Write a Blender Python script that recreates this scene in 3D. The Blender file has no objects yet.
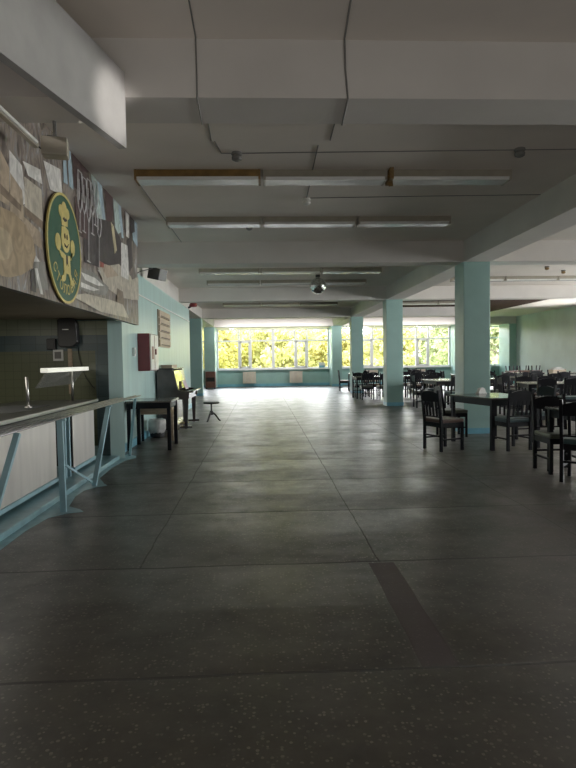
import bpy, bmesh, math, random
from mathutils import Vector, Matrix
random.seed(7)
PI = math.pi
scene = bpy.context.scene
COL = scene.collection

# ------------------------------------------------------------------ materials
MATS = {}
def mat(name, color, rough=0.5, metal=0.0, var=0.12, scale=6.0, bump=0.0, stretch=(1, 1, 1), spec=0.5, emit=0.0, coat=0.0, bscale=None):
    if name in MATS: return MATS[name]
    m = bpy.data.materials.new(name); m.use_nodes = True
    nt = m.node_tree; b = nt.nodes['Principled BSDF']
    tc = nt.nodes.new('ShaderNodeTexCoord'); mp = nt.nodes.new('ShaderNodeMapping')
    mp.inputs['Scale'].default_value = stretch
    nt.links.new(tc.outputs['Object'], mp.inputs['Vector'])
    nz = nt.nodes.new('ShaderNodeTexNoise'); nz.inputs['Scale'].default_value = scale; nz.inputs['Detail'].default_value = 5
    nt.links.new(mp.outputs['Vector'], nz.inputs['Vector'])
    cr = nt.nodes.new('ShaderNodeValToRGB')
    cr.color_ramp.elements[0].position = 0.3; cr.color_ramp.elements[1].position = 0.7
    c = color
    cr.color_ramp.elements[0].color = (c[0]*(1-var), c[1]*(1-var), c[2]*(1-var), 1)
    cr.color_ramp.elements[1].color = (min(1, c[0]*(1+var)), min(1, c[1]*(1+var)), min(1, c[2]*(1+var)), 1)
    nt.links.new(nz.outputs['Fac'], cr.inputs['Fac'])
    nt.links.new(cr.outputs['Color'], b.inputs['Base Color'])
    b.inputs['Roughness'].default_value = rough; b.inputs['Metallic'].default_value = metal
    b.inputs['Specular IOR Level'].default_value = spec
    b.inputs['Coat Weight'].default_value = coat
    if emit:
        nt.links.new(cr.outputs['Color'], b.inputs['Emission Color']); b.inputs['Emission Strength'].default_value = emit
    if bump:
        n2 = nz
        if bscale:
            n2 = nt.nodes.new('ShaderNodeTexNoise'); n2.inputs['Scale'].default_value = bscale; n2.inputs['Detail'].default_value = 3
            nt.links.new(mp.outputs['Vector'], n2.inputs['Vector'])
        bp = nt.nodes.new('ShaderNodeBump'); bp.inputs['Strength'].default_value = bump; bp.inputs['Distance'].default_value = 0.02
        nt.links.new(n2.outputs['Fac'], bp.inputs['Height']); nt.links.new(bp.outputs['Normal'], b.inputs['Normal'])
    MATS[name] = m
    return m

M_ceil = mat('ceiling_whitewash', (0.74, 0.675, 0.61), 0.75, var=0.06, scale=1.3, bump=0.12, bscale=9)
M_beam = mat('beam_whitewash', (0.63, 0.595, 0.56), 0.7, var=0.05, scale=2.0, bump=0.10, bscale=12)
M_lintel = mat('lintel_paint', (0.70, 0.64, 0.58), 0.7, var=0.04, scale=2)
M_teal = mat('teal_paint', (0.29, 0.47, 0.44), 0.42, var=0.06, scale=3, bump=0.10, bscale=14)
M_tealwall = mat('pale_teal_paint', (0.40, 0.58, 0.56), 0.33, var=0.10, scale=3.5, bump=0.35, stretch=(1, 1.6, 0.14), bscale=7)
M_tealright = mat('pale_green_paint', (0.44, 0.53, 0.50), 0.45, var=0.12, scale=1.1, bump=0.1)
M_bluebase = mat('blue_skirting_paint', (0.16, 0.42, 0.55), 0.35, var=0.08)
M_bluefloor = mat('blue_floor_paint', (0.20, 0.36, 0.40), 0.32, var=0.18, scale=8)
M_bluemetal = mat('blue_enamelled_steel', (0.28, 0.47, 0.54), 0.32, var=0.08, scale=10)
M_steel = mat('brushed_steel', (0.62, 0.60, 0.57), 0.3, metal=1.0, var=0.06, scale=30, stretch=(1, 1, 0.1))
M_panel = mat('pale_steel_panel', (0.70, 0.66, 0.62), 0.38, metal=0.55, var=0.10, scale=4, stretch=(1, 2.0, 0.2))
M_darksteel = mat('worn_dark_worktop', (0.06, 0.06, 0.057), 0.30, metal=0.6, var=0.25, scale=7)
M_rail = mat('worn_rail_steel', (0.26, 0.25, 0.25), 0.38, metal=1.0, var=0.15, scale=12)
M_black = mat('black_plastic', (0.012, 0.012, 0.014), 0.4, var=0.1)
M_chair = mat('black_brown_lacquered_wood', (0.0035, 0.0035, 0.006), 0.45, var=0.25, scale=18, stretch=(1, 1, 0.2), spec=0.16)
M_seat_t = mat('dark_teal_vinyl', (0.030, 0.062, 0.066), 0.42, var=0.15, scale=12)
M_seat_b = mat('brown_vinyl', (0.085, 0.042, 0.030), 0.42, var=0.15, scale=12)
M_seat_o = mat('olive_vinyl', (0.045, 0.048, 0.034), 0.45, var=0.15, scale=12)
M_top = mat('worn_dark_laminate', (0.070, 0.062, 0.050), 0.22, var=0.25, scale=9, coat=0.3)
M_topsheen = mat('laminate_pale_sheen', (0.42, 0.39, 0.34), 0.25, var=0.10, scale=8, coat=0.2)  # window reflection on the table tops put into a pale colour
M_white = mat('white_plastic', (0.75, 0.74, 0.71), 0.4, var=0.04)
M_frame = mat('white_window_plastic', (0.80, 0.80, 0.82), 0.35, var=0.03)
M_lampbody = mat('aged_cream_enamel', (0.33, 0.30, 0.24), 0.45, var=0.10, scale=8)
M_lampbrown = mat('scorched_brown_enamel', (0.20, 0.115, 0.035), 0.5, var=0.35, scale=7)
M_diff = mat('milky_diffuser', (0.72, 0.71, 0.69), 0.16, var=0.05, scale=5, spec=0.7)
M_wire = mat('grey_cable', (0.16, 0.155, 0.145), 0.6, var=0.1)
M_red = mat('dark_red_enamel', (0.17, 0.022, 0.028), 0.38, var=0.10)
M_wood = mat('pale_worn_wood', (0.42, 0.31, 0.21), 0.5, var=0.2, scale=10, stretch=(1, 0.2, 3))
M_tan = mat('tan_board', (0.44, 0.34, 0.25), 0.5, var=0.15, scale=10, stretch=(1, 0.3, 2))
M_ink = mat('dark_ink', (0.06, 0.04, 0.035), 0.6)
M_piano = mat('dark_brown_piano_lacquer', (0.035, 0.026, 0.026), 0.22, var=0.2, scale=6, coat=0.3)
M_pianoface = mat('polished_piano_front', (0.10, 0.07, 0.06), 0.08, var=0.15, scale=5, coat=0.9, spec=0.9)
M_key = mat('ivory_keys', (0.82, 0.80, 0.74), 0.3, var=0.03)
M_pinkpaper = mat('pinkish_paper', (0.62, 0.50, 0.56), 0.6, var=0.1, scale=14)
M_bag = mat('grey_plastic_sack', (0.42, 0.42, 0.41), 0.45, var=0.25, scale=9, bump=0.4)
M_cabred = mat('red_brown_veneer', (0.20, 0.085, 0.065), 0.4, var=0.2, scale=6)
M_rad = mat('cream_radiator', (0.66, 0.57, 0.48), 0.5, var=0.05)
M_brownceil = mat('brown_ceiling_board', (0.030, 0.016, 0.011), 0.9, var=0.25, scale=3, spec=0.05)
M_darkroom = mat('dim_plaster', (0.22, 0.21, 0.18), 0.7, var=0.1)
M_soffit = mat('brown_soffit', (0.30, 0.25, 0.19), 0.6, var=0.1, scale=3)
M_gold = mat('gold_foil', (0.62, 0.50, 0.16), 0.42, metal=0.25, var=0.14, scale=14)
M_green = mat('deep_green_vinyl', (0.018, 0.085, 0.045), 0.4, var=0.1)
M_gap = mat('dark_hollow', (0.015, 0.017, 0.016), 0.8)  # near-black; inside the counter it paints the shade of a hollow
M_bark = mat('bark', (0.10, 0.075, 0.055), 0.9, var=0.3, scale=8, bump=0.5)
M_grass = mat('rough_grass', (0.20, 0.26, 0.06), 0.9, var=0.3, scale=3)
M_silver = mat('silver_paper', (0.60, 0.60, 0.58), 0.3, metal=0.4, var=0.2, scale=20)
M_glowslab = mat('glowing_white_slab', (0.86, 0.86, 0.74), 0.3, var=0.03, emit=0.55)  # emission in the material makes the white shelf board look lit

def nodes_of(name):
    m = bpy.data.materials.new(name); m.use_nodes = True
    return m, m.node_tree, m.node_tree.nodes['Principled BSDF']

def math_node(nt, op, a, b=None):
    n = nt.nodes.new('ShaderNodeMath'); n.operation = op
    for i, v in enumerate((a, b)):
        if v is None: continue
        if isinstance(v, (int, float)): n.inputs[i].default_value = v
        else: nt.links.new(v, n.inputs[i])
    return n.outputs[0]

def floor_material():
    m, nt, b = nodes_of('worn_terrazzo')
    L = nt.links.new
    tc = nt.nodes.new('ShaderNodeTexCoord')
    # stone chips
    vo = nt.nodes.new('ShaderNodeTexVoronoi'); vo.inputs['Scale'].default_value = 60; vo.inputs['Randomness'].default_value = 1
    L(tc.outputs['Object'], vo.inputs['Vector'])
    sep = nt.nodes.new('ShaderNodeSeparateColor'); L(vo.outputs['Color'], sep.inputs['Color'])
    chip = math_node(nt, 'MULTIPLY', math_node(nt, 'GREATER_THAN', sep.outputs[0], 0.72), math_node(nt, 'LESS_THAN', vo.outputs['Distance'], 0.42))
    nz = nt.nodes.new('ShaderNodeTexNoise'); nz.inputs['Scale'].default_value = 2.6; nz.inputs['Detail'].default_value = 8; nz.inputs['Roughness'].default_value = 0.7
    L(tc.outputs['Object'], nz.inputs['Vector'])
    cr = nt.nodes.new('ShaderNodeValToRGB')
    cr.color_ramp.elements[0].position = 0.34; cr.color_ramp.elements[0].color = (0.026, 0.021, 0.015, 1)
    cr.color_ramp.elements[1].position = 0.70; cr.color_ramp.elements[1].color = (0.068, 0.056, 0.043, 1)
    L(nz.outputs['Fac'], cr.inputs['Fac'])
    crc = nt.nodes.new('ShaderNodeValToRGB')
    crc.color_ramp.elements[0].color = (0.05, 0.04, 0.034, 1); crc.color_ramp.elements[1].color = (0.17, 0.145, 0.115, 1)
    L(sep.outputs[1], crc.inputs['Fac'])
    mx = nt.nodes.new('ShaderNodeMix'); mx.data_type = 'RGBA'
    L(chip, mx.inputs[0]); L(cr.outputs['Color'], mx.inputs[6]); L(crc.outputs['Color'], mx.inputs[7])
    # slab joints: transverse every 1.33 m, a few lengthwise
    sx = nt.nodes.new('ShaderNodeSeparateXYZ'); L(tc.outputs['Object'], sx.inputs[0])
    wob = nt.nodes.new('ShaderNodeTexNoise'); wob.inputs['Scale'].default_value = 2.2; L(tc.outputs['Object'], wob.inputs['Vector'])
    w = math_node(nt, 'MULTIPLY', math_node(nt, 'SUBTRACT', wob.outputs['Fac'], 0.5), 0.035)
    yy = math_node(nt, 'ADD', sx.outputs[1], w); xx = math_node(nt, 'ADD', sx.outputs[0], w)
    t = math_node(nt, 'ABSOLUTE', math_node(nt, 'SUBTRACT', math_node(nt, 'FRACT', math_node(nt, 'DIVIDE', math_node(nt, 'SUBTRACT', yy, 2.43 - 0.66), 1.33)), 0.5))
    jt = math_node(nt, 'LESS_THAN', t, 0.0075)
    u = math_node(nt, 'ABSOLUTE', math_node(nt, 'SUBTRACT', math_node(nt, 'FRACT', math_node(nt, 'DIVIDE', math_node(nt, 'SUBTRACT', xx, 0.76 - 0.79), 1.58)), 0.5))
    jl = math_node(nt, 'MULTIPLY', math_node(nt, 'LESS_THAN', u, 0.0035), math_node(nt, 'GREATER_THAN', sx.outputs[1], 3.75))
    j = math_node(nt, 'MAXIMUM', jt, jl)
    # sunken repair strip
    ps = math_node(nt, 'MULTIPLY', math_node(nt, 'LESS_THAN', math_node(nt, 'ABSOLUTE', math_node(nt, 'SUBTRACT', xx, 0.765)), 0.085),
                   math_node(nt, 'LESS_THAN', math_node(nt, 'ABSOLUTE', math_node(nt, 'SUBTRACT', sx.outputs[1], 3.09)), 0.65))
    mp2 = nt.nodes.new('ShaderNodeMix'); mp2.data_type = 'RGBA'; L(math_node(nt, 'MULTIPLY', ps, 0.8), mp2.inputs[0]); L(mx.outputs[2], mp2.inputs[6]); mp2.inputs[7].default_value = (0.040, 0.022, 0.022, 1)
    mj = nt.nodes.new('ShaderNodeMix'); mj.data_type = 'RGBA'; L(math_node(nt, 'MULTIPLY', math_node(nt, 'MAXIMUM', jt, math_node(nt, 'MULTIPLY', jl, 0.45)), 0.8), mj.inputs[0]); L(mp2.outputs[2], mj.inputs[6]); mj.inputs[7].default_value = (0.02, 0.018, 0.015, 1)
    L(mj.outputs[2], b.inputs['Base Color'])
    # worn polish
    rr = nt.nodes.new('ShaderNodeMapRange'); L(nz.outputs['Fac'], rr.inputs[0])
    rr.inputs[1].default_value = 0.3; rr.inputs[2].default_value = 0.7; rr.inputs[3].default_value = 0.46; rr.inputs[4].default_value = 0.28
    L(math_node(nt, 'MAXIMUM', rr.outputs[0], math_node(nt, 'MULTIPLY', math_node(nt, 'MAXIMUM', j, ps), 0.6)), b.inputs['Roughness'])
    b.inputs['Specular IOR Level'].default_value = 0.62
    # gentle undulation of the slabs
    wv = nt.nodes.new('ShaderNodeTexNoise'); wv.inputs['Scale'].default_value = 1.5; wv.inputs['Detail'].default_value = 3
    wm = nt.nodes.new('ShaderNodeMapping'); wm.inputs['Scale'].default_value = (0.55, 1.0, 1.0)
    L(tc.outputs['Object'], wm.inputs['Vector']); L(wm.outputs['Vector'], wv.inputs['Vector'])
    bp = nt.nodes.new('ShaderNodeBump'); bp.inputs['Strength'].default_value = 0.55; bp.inputs['Distance'].default_value = 0.03
    h = math_node(nt, 'ADD', wv.outputs['Fac'], math_node(nt, 'MULTIPLY', j, -0.12))
    h = math_node(nt, 'ADD', h, math_node(nt, 'MULTIPLY', t, 1.1))
    h = math_node(nt, 'ADD', h, math_node(nt, 'MULTIPLY', chip, 0.006))
    L(h, bp.inputs['Height']); L(bp.outputs['Normal'], b.inputs['Normal'])
    return m
M_floor = floor_material()

def tile_material(name, c1, c2, scale, rough=0.3, diamond=False):
    m, nt, b = nodes_of(name); L = nt.links.new
    tc = nt.nodes.new('ShaderNodeTexCoord'); mp = nt.nodes.new('ShaderNodeMapping')
    mp.inputs['Rotation'].default_value = (PI/2, PI/4 if diamond else 0, 0)
    L(tc.outputs['Object'], mp.inputs['Vector'])
    br = nt.nodes.new('ShaderNodeTexBrick'); br.offset = 0.0
    br.inputs['Color1'].default_value = (*c1, 1); br.inputs['Color2'].default_value = (*c2, 1)
    br.inputs['Mortar'].default_value = (c1[0]*.55, c1[1]*.55, c1[2]*.55, 1)
    br.inputs['Scale'].default_value = scale; br.inputs['Mortar Size'].default_value = 0.012
    br.inputs['Brick Width'].default_value = 0.5; br.inputs['Row Height'].default_value = 0.5
    L(mp.outputs['Vector'], br.inputs['Vector']); L(br.outputs['Color'], b.inputs['Base Color'])
    b.inputs['Roughness'].default_value = rough
    return m
M_tileup = tile_material('pale_green_tiles', (0.20, 0.22, 0.15), (0.18, 0.20, 0.14), 3.3)
M_tileblue = tile_material('blue_grey_diamond_tiles', (0.075, 0.11, 0.115), (0.045, 0.075, 0.085), 3.4, diamond=True)
M_tileolive = tile_material('olive_tiles', (0.115, 0.125, 0.075), (0.11, 0.12, 0.07), 4.4)

def glass_material():
    m = bpy.data.materials.new('window_glass'); m.use_nodes = True; nt = m.node_tree; nt.nodes.clear()
    o = nt.nodes.new('ShaderNodeOutputMaterial'); t = nt.nodes.new('ShaderNodeBsdfTransparent'); g = nt.nodes.new('ShaderNodeBsdfGlossy')
    g.inputs['Roughness'].default_value = 0.02; t.inputs['Color'].default_value = (0.97, 0.98, 0.98, 1)
    f = nt.nodes.new('ShaderNodeFresnel'); f.inputs['IOR'].default_value = 1.25
    mx = nt.nodes.new('ShaderNodeMixShader')
    nt.links.new(f.outputs[0], mx.inputs[0]); nt.links.new(t.outputs[0], mx.inputs[1]); nt.links.new(g.outputs[0], mx.inputs[2]); nt.links.new(mx.outputs[0], o.inputs[0])
    return m
M_glass = glass_material()
def smoked_glass():
    m = bpy.data.materials.new('smoked_glass'); m.use_nodes = True; nt = m.node_tree; nt.nodes.clear()
    o = nt.nodes.new('ShaderNodeOutputMaterial'); t = nt.nodes.new('ShaderNodeBsdfTransparent'); g = nt.nodes.new('ShaderNodeBsdfPrincipled')
    g.inputs['Base Color'].default_value = (0.20, 0.20, 0.18, 1); g.inputs['Roughness'].default_value = 0.15
    t.inputs['Color'].default_value = (0.75, 0.78, 0.74, 1)
    mx = nt.nodes.new('ShaderNodeMixShader'); mx.inputs[0].default_value = 0.55
    nt.links.new(t.outputs[0], mx.inputs[1]); nt.links.new(g.outputs[0], mx.inputs[2]); nt.links.new(mx.outputs[0], o.inputs[0])
    return m
M_smoke = smoked_glass()

def leaf_material(name, ca, cb):
    m, nt, b = nodes_of(name); L = nt.links.new
    gi = nt.nodes.new('ShaderNodeNewGeometry'); cr = nt.nodes.new('ShaderNodeValToRGB')
    cr.color_ramp.elements[0].color = (*ca, 1); cr.color_ramp.elements[1].color = (*cb, 1)
    L(gi.outputs['Random Per Island'], cr.inputs['Fac']); L(cr.outputs['Color'], b.inputs['Base Color'])
    b.inputs['Roughness'].default_value = 0.7
    tr = nt.nodes.new('ShaderNodeBsdfTranslucent'); L(cr.outputs['Color'], tr.inputs['Color'])
    mx = nt.nodes.new('ShaderNodeMixShader'); mx.inputs[0].default_value = 0.45
    L(b.outputs[0], mx.inputs[1]); L(tr.outputs[0], mx.inputs[2])
    L(mx.outputs[0], nt.nodes['Material Output'].inputs[0])
    return m
M_leafy = leaf_material('yellow_leaves', (0.34, 0.29, 0.06), (0.52, 0.475, 0.16))
M_leafg = leaf_material('green_leaves', (0.23, 0.26, 0.11), (0.46, 0.49, 0.26))
M_leafm = leaf_material('lime_leaves', (0.30, 0.285, 0.07), (0.50, 0.475, 0.18))

def print_material(name, color, streak=0.25, scale=5.0):
    m, nt, b = nodes_of(name); L = nt.links.new
    tc = nt.nodes.new('ShaderNodeTexCoord'); mp = nt.nodes.new('ShaderNodeMapping'); mp.inputs['Scale'].default_value = (1, 1.5, 1.1)
    L(tc.outputs['Object'], mp.inputs['Vector'])
    nz = nt.nodes.new('ShaderNodeTexNoise'); nz.inputs['Scale'].default_value = scale; nz.inputs['Detail'].default_value = 4; nz.inputs['Distortion'].default_value = 1.6
    L(mp.outputs['Vector'], nz.inputs['Vector'])
    cr = nt.nodes.new('ShaderNodeValToRGB'); cr.color_ramp.elements[0].position = 0.36; cr.color_ramp.elements[1].position = 0.64
    cr.color_ramp.elements[0].color = (*[c*(1-streak) for c in color], 1); cr.color_ramp.elements[1].color = (*[min(1, c*(1+streak)) for c in color], 1)
    L(nz.outputs['Fac'], cr.inputs['Fac']); L(cr.outputs['Color'], b.inputs['Base Color'])
    b.inputs['Roughness'].default_value = 0.38
    return m
def mural_base():
    m, nt, b = nodes_of('printed_banquet_photo'); L = nt.links.new
    tc = nt.nodes.new('ShaderNodeTexCoord'); mp = nt.nodes.new('ShaderNodeMapping'); mp.inputs['Scale'].default_value = (1, 2.6, 1.0)
    L(tc.outputs['Object'], mp.inputs['Vector'])
    nz = nt.nodes.new('ShaderNodeTexNoise'); nz.inputs['Scale'].default_value = 2.6; nz.inputs['Detail'].default_value = 6; nz.inputs['Distortion'].default_value = 2.5
    L(mp.outputs['Vector'], nz.inputs['Vector'])
    cr = nt.nodes.new('ShaderNodeValToRGB'); e = cr.color_ramp.elements
    e[0].position = 0.30; e[0].color = (0.045, 0.035, 0.032, 1); e[1].position = 0.72; e[1].color = (0.46, 0.45, 0.44, 1)
    x = e.new(0.45); x.color = (0.14, 0.11, 0.095, 1); x = e.new(0.55); x.color = (0.27, 0.22, 0.18, 1); x = e.new(0.62); x.color = (0.19, 0.19, 0.20, 1)
    L(nz.outputs['Fac'], cr.inputs['Fac']); L(cr.outputs['Color'], b.inputs['Base Color']); b.inputs['Roughness'].default_value = 0.38
    return m

# ------------------------------------------------------------------ mesh helper
class MB:
    def __init__(s): s.bm = bmesh.new(); s.mi = 0
    def _set(s, faces):
        for f in faces: f.material_index = s.mi
    def box(s, x0, x1, y0, y1, z0, z1, M=None, bevel=0.0):
        vs = [(x, y, z) for x in (x0, x1) for y in (y0, y1) for z in (z0, z1)]
        if M is not None: vs = [M @ Vector(v) for v in vs]
        v = [s.bm.verts.new(p) for p in vs]
        q = [(0, 1, 3, 2), (4, 6, 7, 5), (0, 4, 5, 1), (2, 3, 7, 6), (0, 2, 6, 4), (1, 5, 7, 3)]
        fs = [s.bm.faces.new([v[i] for i in f]) for f in q]; s._set(fs)
        if bevel:
            es = list({e for f in fs for e in f.edges})
            r = bmesh.ops.bevel(s.bm, geom=es, offset=bevel, segments=2, affect='EDGES', profile=0.6)
            s._set(r['faces'])
        return s
    def bar(s, p, q, w, h=None, up=(0, 0, 1)):
        p, q = Vector(p), Vector(q); d = q - p; L = d.length; d.normalize()
        u = Vector(up)
        if abs(d.dot(u)) > 0.98: u = Vector((0, 1, 0))
        a = d.cross(u).normalized(); b = a.cross(d).normalized(); h = h or w
        M = Matrix((a, d, b)).transposed().to_4x4(); M.translation = p
        return s.box(-w/2, w/2, 0, L, -h/2, h/2, M)
    def tube(s, pts, r, n=10):
        pts = [Vector(p) for p in pts]; rings = []
        for i, p in enumerate(pts):
            d = (pts[min(i+1, len(pts)-1)] - pts[max(i-1, 0)]).normalized()
            u = Vector((0, 0, 1)) if abs(d.z) < 0.95 else Vector((0, 1, 0))
            a = d.cross(u).normalized(); b = a.cross(d)
            rr = r[i] if isinstance(r, (list, tuple)) else r
            rings.append([s.bm.verts.new(p + (a*math.cos(t) + b*math.sin(t))*rr) for t in [2*PI*k/n for k in range(n)]])
        fs = []
        for A, B in zip(rings, rings[1:]):
            for k in range(n): fs.append(s.bm.faces.new((A[k], A[(k+1) % n], B[(k+1) % n], B[k])))
        fs.append(s.bm.faces.new(rings[0][::-1])); fs.append(s.bm.faces.new(rings[-1])); s._set(fs)
        return s
    def lathe(s, prof, c=(0, 0, 0), n=24):
        c = Vector(c); rings = []
        for r, z in prof:
            rings.append([s.bm.verts.new(c + Vector((r*math.cos(2*PI*k/n), r*math.sin(2*PI*k/n), z))) for k in range(n)])
        fs = []
        for A, B in zip(rings, rings[1:]):
            for k in range(n): fs.append(s.bm.faces.new((A[k], A[(k+1) % n], B[(k+1) % n], B[k])))
        fs.append(s.bm.faces.new(rings[0][::-1])); fs.append(s.bm.faces.new(rings[-1])); s._set(fs)
        return s
    def prism(s, poly, axis, a, b):
        # poly: 2-D outline; axis 'x': (y,z), 'y': (x,z), 'z': (x,y)
        def P(u, v, w): return {'x': (w, u, v), 'y': (u, w, v), 'z': (u, v, w)}[axis]
        A = [s.bm.verts.new(P(u, v, a)) for u, v in poly]; B = [s.bm.verts.new(P(u, v, b)) for u, v in poly]
        n = len(poly); fs = [s.bm.faces.new(A), s.bm.faces.new(B[::-1])]
        for k in range(n): fs.append(s.bm.faces.new((A[k], B[k], B[(k+1) % n], A[(k+1) % n])))
        s._set(fs); return s
    def done(s, name, m, parent=None, smooth=False, loc=None, bevel=0.0):
        bmesh.ops.recalc_face_normals(s.bm, faces=s.bm.faces)
        me = bpy.data.meshes.new(name); s.bm.to_mesh(me); s.bm.free()
        for x in (m if isinstance(m, (list, tuple)) else [m]): me.materials.append(x)
        if smooth:
            for p in me.polygons: p.use_smooth = True
        o = bpy.data.objects.new(name, me); COL.objects.link(o)
        if parent: o.parent = parent
        if loc: o.location = loc
        if bevel:
            md = o.modifiers.new('bevel', 'BEVEL'); md.width = bevel; md.segments = 2; md.limit_method = 'ANGLE'
        return o

def tag(o, label, cat, group=None):
    o['label'] = label; o['category'] = cat
    if group: o['group'] = group
    return o
def thing(name, label, cat, loc=(0, 0, 0), rz=0.0, group=None):
    o = bpy.data.objects.new(name, None); COL.objects.link(o); o.empty_display_size = 0.1
    o.location = loc; o.rotation_euler = (0, 0, rz)
    return tag(o, label, cat, group)
def struct(o, label=None):
    o['kind'] = 'structure'
    if label: o['label'] = label
    return o
def copy_tree(o, parent=None):
    c = o.copy(); COL.objects.link(c); c.parent = parent
    for ch in list(o.children): copy_tree(ch, c)
    return c

# ------------------------------------------------------------------ room shell
CZ = 3.385; BZ = 3.02; FY = 30.0; RX = 12.9
struct(MB().box(-9.2, 13.2, -3.2, 30.3, -0.3, 0.0).done('floor', M_floor), 'worn dark terrazzo floor with slab joints')
struct(MB().box(-9.2, 13.2, -3.2, 30.5, CZ, CZ + 0.3).done('ceiling', M_ceil), 'whitewashed concrete ceiling')
bm = MB()
for x0, x1 in ((-9.2, -8.7), (-2.9, -2.3), (3.52, 4.05), (9.95, 10.35), (12.7, 13.2)): bm.box(x0, x1, FY, FY + 0.3, 0, CZ)
for x0, x1 in ((-8.7, -2.9), (-2.3, 3.52), (4.05, 9.95), (10.35, 12.7)): bm.box(x0, x1, FY, FY + 0.3, 0, 0.88)
struct(bm.done('wall_far', M_teal), 'teal far wall under the windows')
bm = MB()
for x0, x1 in ((-8.7, -2.9), (-2.3, 3.52), (4.05, 9.95), (10.35, 12.7)): bm.box(x0, x1, FY - 0.02, FY + 0.3, 3.02, CZ)
struct(bm.done('trim_1', M_lintel), 'pale lintel strip above the far windows')
struct(MB().box(-8.9, RX, FY - 0.04, FY, 0, 0.14).done('baseboard_far', M_bluebase), 'bright blue skirting along the far wall')
bm = MB()
for y0, y1 in ((-3.2, 5.2), (10.8, 11.4), (17.0, 17.6), (22.6, 30.3)): bm.box(RX, RX + 0.3, y0, y1, 0, CZ)
for y0, y1 in ((5.2, 10.8), (11.4, 17.0), (17.6, 22.6)): bm.box(RX, RX + 0.3, y0, y1, 0, 0.88).box(RX, RX + 0.3, y0, y1, 3.02, CZ)
struct(bm.done('wall_right', M_tealright), 'pale green right wall')
struct(MB().box(-9.2, 13.2, -3.4, -3.0, 0, CZ).done('wall_back', M_darkroom))
struct(MB().box(-9.4, -9.0, 8.2, 30.3, 0, CZ).done('wall_left_outer', M_teal))
struct(MB().box(-5.4, -5.0, -3.2, 8.2, 0, CZ).done('wall_kitchen_back', M_tileolive))
struct(MB().box(-9.2, -2.75, 8.1, 8.3, 0, CZ).done('wall_kitchen', M_tileup), 'tiled end wall of the serving recess')
struct(MB().box(-2.75, -2.1, 8.5, 17.1, 0, 2.87).done('wall_left', M_tealwall), 'glossy pale teal left wall')
struct(MB().prism([(-2.1, 8.5), (-2.1, 8.3), (-1.94, 8.17), (-2.12, 8.1), (-2.75, 8.1), (-2.75, 8.5)], 'z', 0, 1.93).done('wall_left_pier', M_tealwall), 'pale teal pier at the end of the serving counter')
struct(MB().box(-2.75, -2.28, 8.3, 17.1, 2.87, CZ).done('wall_left_upper', M_beam))
struct(MB().box(-2.1, -2.07, 8.6, 17.1, 0, 0.12).done('baseboard_left', M_bluebase))
struct(MB().box(-2.1, -2.085, 8.7, 17.05, 2.50, 2.525).done('trim_2', M_white), 'thin pale pipe line along the left wall')
# tile bands on the kitchen end wall (thin facings)
struct(MB().box(-5.0, -2.12, 8.085, 8.1, 1.52, 1.735).done('trim_3', M_tileblue), 'blue diamond tile band')
struct(MB().box(-5.0, -2.29, 8.09, 8.1, 0.2, 1.52).done('trim_4', M_tileolive), 'olive tile field')
struct(MB().box(-2.29, -2.12, 8.085, 8.1, 0.0, 1.52).done('trim_5', M_tileblue), 'blue tile strip')
struct(MB().box(-2.75, -2.12, 8.088, 8.1, 1.735, 1.93).done('trim_6', M_tileup), 'pale tile row')
# dropped soffit over the serving line
struct(MB().box(-5.0, -1.86, -3.0, 8.3, 1.96, CZ).done('trim_7', M_soffit), 'brown dropped soffit above the serving recess')

# columns (square, teal, blue foot)
for i, (x, y, desc) in enumerate(((3.785, 10.23, 'nearest teal column on the right'), (3.785, 16.5, 'middle teal column on the right'), (3.785, 22.9, 'farthest free-standing teal column on the right'),
                     (-2.56, 22.9, 'free-standing teal column on the left beyond the piano'))):
    c = struct(MB().box(-.237, .237, -.237, .237, 0.0, BZ).done('column', M_teal, loc=(x, y, 0), bevel=0.012), desc)
    struct(MB().box(-.243, .243, -.243, .243, 0, 0.10).done('column_foot', M_bluebase, c))
for x0, x1 in ((-2.82, -2.3), (3.52, 4.02), (9.93, 10.36), (12.52, 12.9)):
    c = struct(MB().box(x0, x1, 28.7, 29.96, 0, BZ).done('pilaster', M_teal, bevel=0.012))
    struct(MB().box(x0 - .006, x1 + .006, 28.694, 29.0, 0, 0.12).done('pilaster_foot', M_bluebase, c))
# beams
for y0 in (3.75, 10.0, 16.27, 22.66, 28.75):
    xl = -1.86 if y0 < 5 else -2.28 if y0 < 17 else -9.0
    xr = 12.9 if y0 < 20 else 7.7 if y0 < 25 else 12.9
    struct(MB().box(xl, xr, y0, y0 + 0.40, BZ, CZ).done('ceiling_beam', M_beam))
struct(MB().box(3.55, 4.02, -3.0, 29.0, BZ - 0.004, CZ).done('ceiling_beam', M_beam), 'long beam over the right-hand columns')
struct(MB().box(-2.82, -2.29, 17.1, 29.0, BZ - 0.004, CZ).done('ceiling_beam', M_beam), 'long beam over the left-hand columns')
struct(MB().box(4.02, 10.25, 16.7, 26.5, CZ - 0.015, CZ).done('trim_8', M_brownceil), 'dark brown ceiling boarding in the right-hand bay')
# oblique low beam at upper left
d = Vector((0.245, 1.0, 0)).normalized(); n = Vector((-d.y, d.x, 0))
e1 = Vector((-0.82, 3.70, 0)); e0 = e1 - d*5.6
bm = MB(); q = [e0, e1, e1 + n*0.05, e0 + n*0.05]
bm.prism([(p.x, p.y) for p in q], 'z', 2.685, 3.15)
for t_ in (1.0, 2.6):
    p = e1 - d*t_ + n*.025; bm.box(p.x - .012, p.x + .012, p.y - .012, p.y + .012, 3.14, CZ)
struct(bm.done('ceiling_beam', mat('dusty_grey_plaster', (0.36, 0.35, 0.335), 0.7, var=0.10, scale=5, bump=0.2, bscale=14)), 'oblique low beam at upper left')

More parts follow.
